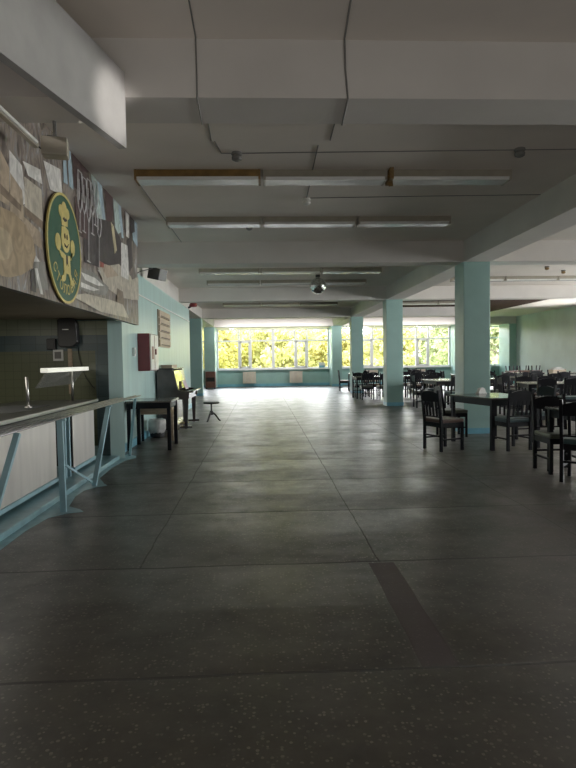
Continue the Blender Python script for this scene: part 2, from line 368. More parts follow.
# ------------------------------------------------------------------ windows
def window(name, x0, x1, mull, opens, label, z0=0.90, z1=3.0):
    """x-aligned window in the far wall; mull = mullion x list; opens = panes that are casements"""
    root = struct(bpy.data.objects.new(name, None), label); COL.objects.link(root); root.location = ((x0+x1)/2, FY + 0.1, z0)
    cx = (x0+x1)/2; X0, X1 = x0 - cx, x1 - cx; H = z1 - z0; T = H*0.70
    f = MB(); w = 0.07
    f.box(X0, X1, 0, 0.08, 0, w); f.box(X0, X1, 0, 0.08, H - w, H); f.box(X0, X0 + w, 0, 0.08, 0, H); f.box(X1 - w, X1, 0, 0.08, 0, H)
    f.box(X0, X1, 0.005, 0.075, T - 0.04, T + 0.04)
    for m_, ww in mull: f.box(m_ - cx - ww/2, m_ - cx + ww/2, -0.004, 0.084, 0, H)
    struct(f.done('window_frame', M_frame, root))
    edges = [x0] + [m_[0] for m_ in mull] + [x1]
    for k in opens:
        a, b_ = edges[k] - cx + 0.045, edges[k+1] - cx - 0.045; s = MB(); t = 0.075
        s.box(a, b_, -0.03, 0.05, 0.06, 0.06 + t); s.box(a, b_, -0.03, 0.05, T - 0.03 - t, T - 0.03); s.box(a, a + t, -0.03, 0.05, 0.06, T - 0.03); s.box(b_ - t, b_, -0.03, 0.05, 0.06, T - 0.03)
        so = struct(s.done('sash', M_frame, root))
        struct(MB().box(a + 0.02, a + 0.045, -0.06, -0.03, T*0.42, T*0.42 + 0.14).done('window_handle', M_white, so))
    struct(MB().box(X0 + 0.02, X1 - 0.02, 0.036, 0.042, 0.02, H - 0.02).done('glass_pane', M_glass, root))
    struct(MB().box(X0 - 0.05, X1 + 0.05, -0.22, 0.0, -0.045, 0.0).done('window_sill', M_frame, root))
    return root
def fx(x0, x1, fr): return [(x0 + (x1-x0)*f, w) for f, w in fr]
window('window_1', -2.3, 3.52, fx(-2.3, 3.52, ((0.195, .09), (0.30, .09), (0.50, .15), (0.695, .09), (0.805, .09))), (1, 4), 'wide six-light window full of yellow foliage')
window('window_2', 4.05, 9.95, fx(4.05, 9.95, ((0.195, .09), (0.30, .09), (0.50, .15), (0.695, .09), (0.805, .09))), (1, 4), 'wide window behind the right-hand columns')
window('window_3', 10.35, 12.7, fx(10.35, 12.7, ((0.34, .09), (0.66, .09))), (1,), 'narrow window beside the right wall')
window('window_4', -8.7, -2.9, fx(-8.7, -2.9, ((0.195, .09), (0.30, .09), (0.50, .15), (0.695, .09), (0.805, .09))), (1, 4), 'window half hidden behind the left column')
for i, (y0, y1) in enumerate(((5.2, 10.8), (11.4, 17.0), (17.6, 22.6))):  # unseen side windows, added to let more daylight into the hall
    root = struct(bpy.data.objects.new('window_%d' % (5 + i), None)); COL.objects.link(root); root.location = (RX + 0.1, (y0+y1)/2, 0.88)
    hw = (y1-y0)/2; f = MB()
    f.box(0, .08, -hw, hw, 0, .07).box(0, .08, -hw, hw, 2.07, 2.14).box(0, .08, -hw, -hw+.07, 0, 2.14).box(0, .08, hw-.07, hw, 0, 2.14).box(0, .08, -hw, hw, 1.46, 1.54)
    for k in (-.4, -.2, 0, .2, .4): f.box(-.003, .083, k*hw*2-.04, k*hw*2+.04, 0, 2.14)
    struct(f.done('window_frame', M_frame, root)); struct(MB().box(.036, .042, -hw+.02, hw-.02, .02, 2.12).done('glass_pane', M_glass, root))

# ------------------------------------------------------------------ serving line
# blue plinth and painted floor strip
struct(MB().box(-2.62, -2.0, 2.0, 8.1, 0.0, 0.06).done('trim_9', M_bluefloor, bevel=0.01), 'blue painted plinth under the serving counter')
pts = [(-2.0, 2.0), (-1.93, 2.0), (-1.90, 3.2), (-1.80, 3.6), (-1.70, 3.71), (-1.80, 3.82), (-1.92, 4.1), (-1.93, 4.7), (-1.89, 5.08), (-1.78, 5.22), (-1.64, 5.27), (-1.70, 5.36), (-1.84, 5.48), (-1.91, 5.9), (-1.90, 6.15), (-1.82, 6.3), (-1.72, 6.38), (-1.78, 6.48), (-1.92, 6.8), (-1.95, 7.5), (-1.9, 8.0), (-1.8, 8.2), (-1.83, 8.35), (-2.0, 8.55), (-2.0, 8.1)]
struct(MB().prism(pts, 'z', 0.0, 0.003).done('trim_10', M_bluefloor), 'blue painted floor edge with lobes around the rail posts')

def counter_unit(y0, y1, label):
    t = thing('counter_cabinet', label, 'serving counter', (-2.3, (y0+y1)/2, 0.06))
    h = (y1-y0)/2
    MB().box(0.085, 0.10, -h, h, 0.075, 0.75).done('front_panel', M_panel, t, bevel=0.006)
    b_ = MB().box(-0.75, 0.085, -h + .02, h - .02, 0.09, 0.755)
    b_.done('carcass', M_gap, t)
    MB().box(0.06, 0.112, -h, h, 0.035, 0.075).done('bottom_rail', M_bluemetal, t)
    for yy in (-h + .12, h - .12):
        MB().box(0.02, 0.06, yy - .02, yy + .02, 0, 0.09).done('foot', M_wood, t)
    return t
counter_unit(2.2, 6.22, 'long pale steel counter front nearest the camera')
counter_unit(6.78, 7.62, 'short steel counter front at the far end of the serving line')
wt = thing('counter_worktop', 'dark worn steel worktop running along the serving line', 'worktop', (-2.6, 5.0, 0.82))
MB().box(-0.55, 0.45, -2.9, 2.62, 0.0, 0.055).done('top_slab', M_darksteel, wt, bevel=0.008)
MB().box(0.435, 0.462, -2.9, 2.62, 0.03, 0.062).done('front_lip', M_steel, wt)
MB().box(-0.32, 0.18, 0.7, 1.7, 0.0555, 0.057).done('dark_well_sheet', M_gap, wt)  # flat dark sheet, a well's inner shade put into its colour
for yy in (1.52, 1.66):
    MB().box(0.36, 0.40, yy - .02, yy + .02, -0.76, 0.0).done('post', M_bluemetal, wt)
# tray rail
tr = thing('tray_rail', 'long steel tray rail on slanting pale blue posts', 'tray rail', (-1.9, 5.0, 0))
for k in range(4):
    x = 0.105 - k*0.070
    MB().tube([(x, -3.0, 0.86), (x, 3.60 if k < 2 else 3.08, 0.86)], 0.0085, 8).done('rail_tube', M_rail, tr, smooth=True)
for y in (-1.1, 0.28, 1.88, 3.04):
    MB().box(-0.115, 0.125, y - .018, y + .018, 0.832, 0.848).done('cross_bar', M_bluemetal, tr)
for p, q, w in (((0.06, -1.29, 0.003), (0.085, -0.66, 0.835), .045), ((0.08, 0.28, 0.003), (0.075, 0.27, 0.835), .052), ((0.04, 1.38, 0.003), (0.085, 1.88, 0.835), .05), ((-0.02, 3.36, 0.003), (0.10, 3.25, 0.835), .035)):
    MB().bar(p, q, w, w*.6).done('slanting_post', M_bluemetal, tr)
MB().bar((-0.16, 1.05, 0.30), (0.02, 1.36, 0.05), 0.022).done('brace', M_bluemetal, tr)
# sneeze-guard shelf
sh = thing('serving_shelf', 'bright white shelf with a smoked glass guard on a steel post', 'shelf', (-2.5, 7.2, 0.875))
MB().box(0.06, 0.14, -0.72, 0.80, 0.375, 0.425).done('shelf_board', M_glowslab, sh, bevel=0.004)
MB().prism([(0.07, 0.377), (0.09, 0.377), (-0.03, 0.20), (-0.05, 0.20)], 'y', -0.60, 0.70).done('glass_guard', M_smoke, sh)
MB().tube([(0.07, 0.30, 0.0), (0.075, 0.29, 0.377)], 0.014).done('post', M_steel, sh, smooth=True)
po = MB().tube([(0, 0, 0), (-0.01, 0.0, 0.335)], [0.018, 0.015]).tube([(0, 0, 0), (0, 0, 0.012)], 0.04).done('shelf_post', M_steel, smooth=True, loc=(-2.53, 6.35, 0.875))
tag(po, 'bare steel post standing alone on the serving worktop', 'post')
# wall things in the recess
dv = thing('wall_dispenser', 'tall black wall dispenser with tapering side on the tiled wall', 'dispenser', (-2.62, 8.085, 1.57))
MB().prism([(-.13, .03), (-.10, 0), (.05, 0), (.13, .06), (.12, .33), (.07, .39), (-.10, .39), (-.13, .37)], 'y', -0.14, 0.0).done('casing', M_black, dv, bevel=0.012)
MB().box(-.06, .02, -.145, -.139, .232, .242).done('nameplate', M_silver, dv)
jb = thing('junction_box', 'small black junction box left of the black dispenser', 'box', (-2.86, 8.087, 1.54)); MB().box(-.07, .05, -.06, 0, 0, .15).done('casing', M_black, jb, bevel=.008); MB().box(-.05, .03, -.066, -.06, .03, .12).done('cover', M_black, jb)
so = thing('wall_socket', 'white framed wall socket below the black boxes', 'socket', (-2.79, 8.09, 1.385))
MB().box(-.07, .07, -.025, 0, 0, .155).done('frame', M_white, so, bevel=.006); MB().box(-.045, .045, -.03, -.025, .03, .125).done('insert', M_wire, so)
tag(MB().box(-.025, .025, -.03, 0, 0, .62).done('cable_trunking', M_wood, loc=(-2.63, 8.09, 0.93)), 'brown vertical cable cover under the black dispenser', 'cable cover')
tag(MB().tube([(-2.52, 8.07, 1.58), (-2.50, 8.06, 1.40), (-2.42, 8.06, 1.15), (-2.33, 8.06, 1.02), (-2.30, 8.06, 1.0)], 0.006, 6).done('loose_cable', M_black, smooth=True), 'thin dark cable hanging from the black dispenser', 'cable')

# ------------------------------------------------------------------ mural sign
sign = thing('mural_sign', 'photo-printed fascia of glasses and laid tables above the serving counter', 'sign', (-1.8, 5.5, 1.90))
OX, OY, OZ = -1.8, 5.5, 1.90
cols = {'tan': (.40, .31, .22), 'white': (.66, .64, .61), 'brown': (.18, .13, .09), 'cream': (.46, .41, .33), 'grey': (.22, .21, .19), 'darkprint': (.045, .035, .036),
        'blue': (.34, .46, .54), 'maroon': (.075, .042, .042), 'pale': (.42, .52, .50), 'candle': (.50, .43, .26), 'red': (.32, .07, .05), 'glass': (.44, .43, .44), 'plate': (.34, .25, .15), 'platein': (.42, .33, .21)}
keys = list(cols); pm = [mural_base()] + [print_material('print_' + k, c) for k, c in cols.items()]
polys = [('tan', [(4.18, 2.85), (4.32, 2.77), (4.3, 2.49), (4.15, 2.49)]), ('white', [(4.33, 2.9), (4.55, 2.86), (4.6, 2.59), (4.42, 2.51), (4.32, 2.61)]), ('tan', [(4.33, 2.74), (4.54, 2.67), (4.55, 2.44), (4.31, 2.45)]), ('brown', [(4.16, 2.61), (4.51, 2.55), (4.5, 2.5), (4.16, 2.54)]), ('cream', [(4.58, 2.79), (4.93, 2.79), (4.94, 2.5), (4.58, 2.52)]), ('brown', [(4.56, 2.56), (4.95, 2.53), (4.94, 2.46), (4.56, 2.5)]), ('white', [(4.56, 2.9), (4.92, 2.95), (4.95, 2.84), (4.66, 2.82)]), ('white', [(4.43, 2.42), (4.55, 2.39), (4.69, 2.25), (4.85, 2.18), (4.8, 2.11), (4.57, 2.23)]), ('tan', [(4.45, 2.49), (4.87, 2.43), (4.9, 2.29), (4.66, 2.32)]), ('white', [(4.99, 3.05), (5.4, 3.11), (5.44, 2.89), (5.13, 2.85)]), ('grey', [(4.7, 2.16), (4.94, 2.2), (5.01, 1.97), (4.75, 1.96)]), ('white', [(4.72, 2.11), (4.78, 2.12), (4.89, 1.92), (4.83, 1.92)]), ('darkprint', [(4.64, 2.08), (4.7, 2.11), (4.74, 1.92), (4.64, 1.92)]), ('blue', [(5.6, 3.375), (5.71, 3.375), (5.76, 3.03), (5.64, 3.03)]), ('blue', [(5.48, 3.31), (5.56, 3.29), (5.59, 3.03), (5.48, 3.02)]), ('maroon', [(5.74, 3.375), (6.28, 3.375), (6.32, 3.09), (5.79, 3.06)]), ('pale', [(6.36, 3.375), (6.58, 3.375), (6.85, 2.95), (6.57, 2.91), (6.44, 3.17)]), ('blue', [(6.58, 3.375), (6.78, 3.375), (6.9, 2.99), (6.81, 2.96)]), ('maroon', [(6.91, 3.375), (7.27, 3.375), (7.22, 2.99), (6.95, 3.0)]), ('pale', [(7.27, 3.375), (7.51, 3.375), (7.68, 3.05), (7.36, 2.94)]), ('blue', [(7.51, 3.375), (7.67, 3.375), (7.78, 2.99), (7.67, 2.97)]), ('darkprint', [(6.02, 2.86), (7.23, 3.07), (7.71, 2.9), (7.57, 2.54), (6.63, 2.42), (6.04, 2.38)]), ('maroon', [(5.78, 2.98), (6.24, 3.01), (6.21, 2.64), (5.81, 2.61)]), ('candle', [(7.13, 3.05), (7.27, 3.03), (7.39, 2.76), (7.28, 2.69)]), ('cream', [(6.51, 2.4), (7.47, 2.6), (8.13, 2.54), (8.6, 2.26), (7.53, 2.18), (6.78, 2.23)]), ('tan', [(6.56, 2.47), (7.07, 2.51), (7.45, 2.45), (6.88, 2.34)]), ('red', [(6.56, 2.49), (6.77, 2.49), (6.76, 2.44), (6.59, 2.42)]), ('grey', [(5.84, 2.31), (6.32, 2.32), (6.95, 2.24), (6.85, 2.13), (6.08, 2.08), (5.82, 2.09)]), ('white', [(5.9, 2.26), (6.39, 2.27), (6.74, 2.23), (6.49, 2.2), (6.03, 2.2)]), ('white', [(5.89, 2.16), (6.53, 2.16), (6.3, 2.12), (5.89, 2.11)]), ('brown', [(7.33, 2.28), (7.64, 2.27), (7.72, 2.01), (7.31, 2.03)]), ('cream', [(5.58, 1.99), (6.01, 2.06), (7.03, 2.1), (7.62, 2.1), (7.94, 1.95), (6.58, 1.92)]), ('white', [(7.61, 2.9), (8.0, 2.93), (8.0, 2.47), (7.56, 2.46)]), ('darkprint', [(7.95, 3.0), (8.2, 3.11), (8.27, 2.7), (8.02, 2.58)]), ('blue', [(8.23, 3.375), (8.62, 3.375), (8.61, 3.03), (8.32, 3.08)]), ('white', [(7.89, 3.375), (8.12, 3.375), (8.07, 3.05), (7.9, 3.04)]), ('darkprint', [(8.17, 3.375), (8.42, 3.375), (8.46, 3.22), (8.2, 3.14)]), ('cream', [(7.88, 2.43), (8.6, 2.6), (8.6, 2.27), (8.09, 2.21)]),
         ('tan', [(3.2, 2.5), (4.1, 2.5), (4.1, 2.9), (3.2, 3.0)]), ('plate', [(3.6, 2.3), (3.85, 2.42), (4.15, 2.44), (4.34, 2.45), (4.55, 2.41), (4.68, 2.33), (4.73, 2.22), (4.64, 2.1), (4.45, 2.02), (4.24, 1.97), (4.11, 1.96), (3.7, 2.05)]), ('platein', [(3.75, 2.2), (3.9, 2.28), (4.14, 2.3), (4.23, 2.29), (4.29, 2.25), (4.3, 2.18), (4.22, 2.1), (4.12, 2.07), (3.85, 2.1)])]
b_ = MB(); b_.box(-0.06, 0.0, -3.3, 3.12, -0.005, CZ - OZ - 0.002)
lay = 0
for k, pl in polys:
    lay += 1; b_.mi = 1 + keys.index(k); x = 0.0004*lay
    f = b_.bm.faces.new([b_.bm.verts.new((x, y - OY, z - OZ)) for y, z in pl]); f.material_index = b_.mi
b_.mi = 1 + keys.index('glass')
for (yt, zt), (ym, zm), (yb, zb) in (((5.93, 3.26), (5.9, 2.85), (5.88, 2.65)), ((6.08, 3.24), (6.04, 2.87), (6.02, 2.68)), ((6.23, 3.27), (6.19, 2.82), (6.15, 2.4)), ((6.38, 3.27), (6.34, 2.93), (6.32, 2.72)), ((6.59, 3.0), (6.57, 2.74), (6.53, 2.36)), ((6.49, 3.33), (6.46, 3.02), (6.44, 2.84))):
    def st(a, c, w, x=0.019):
        (ya, za), (yc, zc) = a, c
        b_.bm.faces.new([b_.bm.verts.new((x, y - OY, z - OZ)) for y, z in ((ya - w, za), (ya + w, za), (yc + w, zc), (yc - w, zc))]).material_index = b_.mi
    h_ = zt - zm
    for sg, ww in ((-1, .012), (1, .020)):
        st((yt + sg*.060, zt), (yt + sg*.078, zm + h_*.55), ww); st((yt + sg*.078, zm + h_*.55), (ym + sg*.055, zm + h_*.16), ww); st((ym + sg*.055, zm + h_*.16), (ym, zm), ww)
    st((yt - .03, zm + h_*.8), (yt - .035, zm + h_*.3), .010); st((yt, zt - .006), (yt, zt + .006), .06); st((ym, zm), (yb, zb), .010)
    st((yb - .0, zb + .012), (yb, zb), .06)
me_o = b_.done('printed_panel', pm, sign)
# oval badge
badge = MB()
def ellipse(cy, cz, ry, rz, n=48): return [(cy + ry*math.cos(2*PI*k/n), cz + rz*math.sin(2*PI*k/n)) for k in range(n)]
BY, BZc = 5.39 - OY, 2.39 - OZ
bo = badge.prism(ellipse(BY, BZc, 0.435, 0.475), 'x', 0.020, 0.030).done('oval_badge', M_green, sign)
bo['label'] = 'deep green oval badge with gold rim'
rm = MB(); A = ellipse(BY, BZc, 0.455, 0.495); Bq = ellipse(BY, BZc, 0.432, 0.472); N = len(A)
va = [rm.bm.verts.new((0.033, *p)) for p in A]; vb = [rm.bm.verts.new((0.033, *p)) for p in Bq]; vc = [rm.bm.verts.new((0.019, *p)) for p in A]
for k in range(N):
    rm.bm.faces.new((va[k], va[(k+1) % N], vb[(k+1) % N], vb[k])); rm.bm.faces.new((vc[k], vc[(k+1) % N], va[(k+1) % N], va[k]))
rm.done('rim', M_gold, bo)
ch = MB(); X0, X1 = 0.030, 0.0325
def pl(pts, x1=X1): ch.prism([(BY + a, BZc + c) for a, c in pts], 'x', X0, x1)
def el(a, c, r, s, x1=X1, n=20): ch.prism(ellipse(BY + a, BZc + c, r, s, n), 'x', X0, x1)
el(-.085, .325, .062, .055, X1); el(.0, .365, .065, .06, X1 + .0003); el(.08, .335, .055, .05, X1 + .0006)        # toque
pl([(-.075, .20), (.075, .215), (.09, .33), (-.10, .32)], X1 + .0009)
el(.01, .085, .115, .115, X1 + .0012)                                                                                   # face
pl([(-.10, .10), (-.09, .185), (.0, .205), (.09, .185), (.12, .10), (.03, .165)], X1 + .0015)
el(-.19, .03, .07, .075, X1 + .0018); el(.20, .045, .06, .075, X1 + .0021)                                             # raised hands
pl([(-.24, .02), (-.17, -.03), (-.02, -.05), (-.02, -.10), (-.12, -.09)], X1 + .0024); pl([(.24, .04), (.19, -.04), (.06, -.05), (.06, -.10), (.14, -.08)], X1 + .0027)
pl([(-.075, -.055), (.11, -.055), (.12, -.22), (-.055, -.22)], X1 + .003)                                             # tunic
pl([(-.06, -.215), (.0, -.215), (-.03, -.285), (-.09, -.275)], X1 + .0033); pl([(.06, -.215), (.125, -.215), (.17, -.29), (.11, -.285)], X1 + .0036)
el(-.085, -.275, .05, .028, X1 + .0039); el(.155, -.29, .05, .03, X1 + .0042)
ch.mi = 1
x2 = X1 + .0052
for a, c, r, s in ((-.015, .115, .012, .024), (.045, .115, .012, .024)): el(a, c, r, s, x2, 12)
pl([(-.03, .045), (.03, .028), (.085, .06), (.03, .012), (-.02, .02)], x2)                       # smile
pl([(-.05, .265), (-.02, .285), (.0, .265), (.03, .285), (.06, .265), (.03, .255), (.0, .245), (-.03, .255)], x2)
pl([(.0, -.055), (.04, -.055), (.05, -.15), (.02, -.12), (.0, -.15)], x2)                           # neckerchief
ch.done('chef_emblem', [M_gold, M_ink], bo)['label'] = 'gold chef in a tall hat'
word = 'СТОЛОВАЯ'; letters = []
let = bpy.data.meshes.new('lettering'); lb = bmesh.new()
for k, c in enumerate(word):
    ang = math.radians(213 + k*(116.0/7)); ey = 0.335*math.cos(ang); ez = 0.375*math.sin(ang)
    cu = bpy.data.curves.new('t', 'FONT'); cu.body = c; cu.size = 0.125; cu.align_x = 'CENTER'; cu.align_y = 'CENTER'; cu.extrude = 0.001
    to = bpy.data.objects.new('t', cu); COL.objects.link(to); dg = bpy.context.evaluated_depsgraph_get()
    tm = bpy.data.meshes.new_from_object(to.evaluated_get(dg))
    rot = ang + PI/2
    Mx = Matrix.Translation((0.0325, BY + ey, BZc + ez)) @ Matrix(((0, 0, 1, 0), (1, 0, 0, 0), (0, 1, 0, 0), (0, 0, 0, 1))) @ Matrix.Rotation(rot, 4, 'Z')
    tm.transform(Mx); lb.from_mesh(tm)
    bpy.data.objects.remove(to); bpy.data.meshes.remove(tm); bpy.data.curves.remove(cu)
lb.to_mesh(let); lb.free(); let.materials.append(M_gold)
lo = bpy.data.objects.new('lettering', let); COL.objects.link(lo); lo.parent = bo
# floodlight and batten lamp lighting the sign
fl = thing('floodlight', 'grey box floodlight hanging from the ceiling before the printed sign', 'floodlight', (-1.40, 4.12, CZ), math.radians(12))
MB().tube([(0, 0, 0), (0, 0, -0.48)], 0.012, 8).done('hanging_rod', M_wire, fl)
MB().bar((-.05, 0, -.475), (.05, 0, -.485), .03, .02).done('bracket', M_wire, fl)
MB().box(-.085, .085, -.06, .06, -.61, -.487, bevel=.010).done('housing', M_lampbody, fl); 
bt = thing('batten_lamp', 'bare white batten lamp sloping along the top of the printed sign', 'lamp', (-1.62, 3.65, 2.93))
MB().bar((0, -1.2, .0), (0, .72, .02), .035, .045).done('housing', M_lampbody, bt); MB().tube([(.025, -1.15, .0), (.025, .66, .02)], .012, 8).done('tube', M_white, bt)
tag(MB().tube([(-1.62, 4.385, 2.95), (-1.58, 4.36, 2.92), (-1.52, 4.25, 2.85), (-1.49, 4.16, 2.83)], .006, 6).done('lamp_cable', M_black, smooth=True), 'thin black cable from batten lamp to grey floodlight', 'cable')

# ------------------------------------------------------------------ ceiling lamps
def make_lamp(body_mat):
    t = thing('fluorescent_lamp', 'lamp', 'ceiling lamp')
    MB().prism([(-.11, 0), (.11, 0), (.12, -.075), (-.12, -.075)], 'x', -.655, .655).done('housing', body_mat, t)
    MB().prism([(-.112, -.075), (.112, -.075), (.10, -.105), (-.10, -.105)], 'x', -.645, .645).done('diffuser', M_diff, t)
    for s in (-1, 1): MB().box(s*.655 - .012, s*.655 + .012, -.118, .118, -.108, 0).done('end_cap', body_mat, t)
    return t
proto = make_lamp(M_lampbody); brownp = make_lamp(M_lampbrown); first = [True]
rows = ((6.36, 'nearest ceiling row', ('left', 'middle', 'right'), -1.30), (8.40, 'second ceiling row', ('left', 'middle', 'right'), -1.30), (12.98, 'third ceiling row before the mirror ball', ('left', 'middle', 'right'), -1.34),
        (14.85, 'fourth ceiling row behind the mirror ball', ('left', 'middle', 'right'), -1.34), (20.6, 'far ceiling row over the open floor', ('left', 'middle', 'right'), -1.32), (26.2, 'last ceiling row before the windows', ('left', 'middle', 'right'), -1.32),
        (14.55, 'right-hand bay row behind the nearest column', ('left', 'middle', 'right'), 4.86), (20.6, 'far right-hand bay row between the columns', ('left', 'right'), 5.02))
for y, rd, names, x0 in rows:
    for k in range(len(names)):
        if y == 6.36 and k == 0: o = brownp; lb_ = 'brown-sided fluorescent lamp, the left one of the nearest ceiling row'
        else:
            o = proto if first[0] else copy_tree(proto); first[0] = False
            lb_ = 'cream fluorescent lamp, the %s one of the %s' % (names[k], rd)
        o.location = (x0 + 0.655 + k*1.365, y + random.uniform(-.015, .015), CZ - (0.015 if (y in (20.6,) and x0 > 4) else 0))
        o.rotation_euler = (0, 0, random.uniform(-.006, .006)); tag(o, lb_, 'ceiling lamp', 'fluorescent lamps on the ceiling')
pv = tag(MB().box(-.02, .02, -.13, .13, -.12, 0).bar((-.02, -.12, -.10), (.04, .10, -.13), .05, .012).done('loose_bracket', M_lampbrown, loc=(1.42, 6.30, CZ)), 'rusty loose bracket between middle and right lamps of nearest row', 'bracket')

# ceiling detectors, wires
def detector(x, y, z, label, m):
    t = thing('smoke_detector', label, 'smoke detector', (x, y, z)); 
    MB().lathe([(.05, 0), (.055, -.02), (.045, -.03)], n=20).done('base', M_white if m is M_white else M_wire, t, smooth=False)
    MB().lathe([(.035, -.03), (.05, -.045), (.048, -.07), (.02, -.085)], n=20).done('sensor_head', m, t)
detector(0.60, 7.35, CZ, 'white ceiling detector between the two nearest lamp rows', M_white)
detector(-0.21, 5.75, CZ, 'small dark ceiling detector in front of the nearest lamp row, left', M_wire)
detector(2.56, 5.63, CZ, 'small dark ceiling detector near the right end of nearest lamp row', M_wire)
detector(6.5, 12.9, CZ, 'brownish ceiling detector right of the nearest column, left of two', M_lampbrown)
detector(7.2, 13.5, CZ, 'brownish ceiling detector right of the nearest column, right of two', M_lampbrown)
detector(-0.15, 8.75, CZ, 'tiny dark ceiling detector behind the second lamp row', M_wire)
def wire(p, label, r=.005):
    z = CZ - r*.6
    tag(MB().tube([(x, y, z if zz is None else zz) for x, y, zz in p], r, 6).done('ceiling_cable', M_wire, smooth=True), label, 'cable')
wire([(0.52, 3.0, None), (0.56, 3.73, None), (.565, 3.74, 3.2), (0.58, 3.745, 3.015), (0.60, 4.155, 3.015), (.6, 4.16, None), (0.66, 4.8, None), (0.67, 5.42, None)], 'grey ceiling cable running over the near beam, right of two', .006)
wire([(-0.37, 3.0, None), (-.38, 3.73, None), (-.38, 3.745, 3.2), (-.38, 3.745, 3.015), (-.39, 4.155, 3.015), (-.40, 4.16, None), (-0.43, 5.43, None)], 'grey ceiling cable running over the near beam, left of two')
wire([(0.57, 5.55, None), (0.58, 6.27, None)], 'short grey cable down to the middle lamp of the nearest row', .006)
wire([(0.59, 6.6, None), (0.60, 7.3, None)], 'short grey cable leading to the white detector', .006)
wire([(-0.40, 5.45, None), (-.36, 5.76, None), (-.18, 5.76, None), (2.5, 5.66, None), (3.54, 5.62, None)], 'thin cable across the ceiling before nearest lamp row', .005)
wire([(0.6, 7.33, None), (2.2, 7.25, None), (3.54, 7.2, None)], 'thin cable across the ceiling from the white detector rightwards', .005)
wire([(-1.85, 4.19, None), (3.5, 4.19, None)], 'dark cable along the far edge of the near beam', .007)
wire([(-1.36, 6.7, None), (-1.33, 9.98, None)], 'dark lengthwise ceiling seam left of the lamp rows', .006)  # thin tube added to draw the dark ceiling seam

# mirror ball
mb = thing('mirror_ball', 'silver mirror ball hanging between the third and fourth lamp rows', 'mirror ball', (1.38, 13.9, CZ))
MB().box(-.05, .05, -.05, .05, -.06, 0).done('motor', M_black, mb); MB().tube([(0, 0, -.06), (0, 0, -.08)], .01, 8).done('shaft', M_steel, mb)
M_mirror = mat('mirror_tiles', (0.55, 0.57, 0.55), 0.12, metal=1.0, var=0.45, scale=22)
b_ = MB(); bmesh.ops.create_uvsphere(b_.bm, u_segments=28, v_segments=16, radius=.195, matrix=Matrix.Translation((0, 0, -.265)))
b_.done('ball', M_mirror, mb)
# speaker and red bell on the left wall
sp = thing('wall_speaker', 'black loudspeaker on a bracket at the top of the left wall', 'speaker', (-1.98, 11.3, 2.95), math.radians(-28))
MB().box(-.16, .12, -.12, .12, -.02, .20, Matrix.Rotation(math.radians(14), 4, 'Y'), bevel=.012).done('cabinet', M_black, sp)
MB().bar((-.05, .0, .18), (-.05, .0, .32), .04).bar((-.2, .0, .3), (-.03, .0, .3), .03).done('bracket', M_black, sp)
bl = thing('alarm_bell', 'small dark red alarm bell at the far end of left wall', 'alarm bell', (-2.1, 16.9, 2.86))
MB().tube([(0, 0, .04), (.12, 0, .10)], .03, 10).done('arm', M_black, bl); MB().lathe([(.03, .06), (.10, .07), (.12, .12), (.09, .18), (.03, .20)], c=(.15, 0, 0), n=16).done('dome', M_red, bl)
tag(MB().tube([(-2.08, 9.0, 2.9), (-2.07, 9.5, 2.75), (-2.07, 10.2, 2.93), (-2.02, 11.0, 3.1), (-2.04, 11.3, 3.24)], .008, 6).done('speaker_cable', M_black, smooth=True), 'looping black cable leading to the wall loudspeaker', 'cable')

# fire cabinet, plaque board
fc = thing('fire_cabinet', 'dark red fire hose cabinet with pale door on the left wall', 'cabinet', (-2.1, 10.28, 1.20))
MB().box(0, .20, -.36, .38, 0, .64).done('cabinet_body', M_red, fc, bevel=.006)
dr = MB().box(.20, .222, -.345, .365, .015, .625, bevel=.004).done('door', M_white, fc)
MB().box(.222, .226, -.02, .0, .03, .61).done('door_seam', M_red, dr); MB().box(.222, .245, .04, .06, .28, .38).done('handle', M_red, dr)
MB().box(.222, .2245, -.26, -.10, .2, .42).done('notice', M_red, dr)
pb = thing('plaque_board', 'tan board of stacked name plaques high on the left wall', 'notice board', (-2.099, 12.5, 1.66))
MB().box(0, .025, -.66, .72, 0, .76).done('backing', M_tan, pb)
for k in range(5):
    z = .02 + k*.148
    q = MB().box(.025, .05, -.64, .70, z, z + .13, bevel=.004).done('plaque', M_tan, pb)
    MB().box(.05, .052, -.50, .58, z + .012, z + .035).done('dark_line', M_ink, q)
tag(MB().box(0, .04, -.05, .05, 0, .14).box(.04, .05, -.03, .03, .03, .11).done('light_switch', M_white, loc=(-2.1, 9.55, 1.45)), 'small pale switch box on left wall before the red cabinet', 'switch')

# ------------------------------------------------------------------ piano and neighbours
pn = thing('upright_piano', 'dark brown upright piano against the left wall', 'piano', (-2.06, 12.15, 0))
prof = [(0, .10), (0, 1.20), (.30, 1.20), (.335, 1.12), (.40, .80), (.44, .78), (.62, .76), (.62, .62), (.36, .60), (.34, .10)]
for s, nm in ((-.72, 'near'), (.69, 'far')):
    MB().prism(prof, 'y', s, s + .035).done('cheek', M_piano, pn, bevel=.004)
MB().box(.0, .32, -.69, .69, .12, 1.17).done('case', M_piano, pn)
MB().box(-.0, .325, -.735, .74, 1.20, 1.225).done('lid', M_piano, pn, bevel=.004)
fp = MB(); fp.prism([(.315, 1.17), (.33, 1.17), (.405, .80), (.39, .80)], 'y', -.68, .68); fp.done('front_panel', M_pianoface, pn)
MB().prism([(.36, .60), (.60, .60), (.60, .70), (.36, .70)], 'y', -.69, .69).done('keybed', M_piano, pn)
kb = MB()
for k in range(52):
    y = -.63 + k*(1.26/52); kb.box(.44, .585, y + .001, y + 1.26/52 - .001, .70, .722)
kb.done('white_keys', M_key, pn)
kb = MB()
for k in range(51):
    if k % 7 not in (1, 4): kb.box(.44, .53, -.63 + (k+1)*(1.26/52) - .007, -.63 + (k+1)*(1.26/52) + .007, .722, .735)
kb.done('black_keys', M_black, pn)
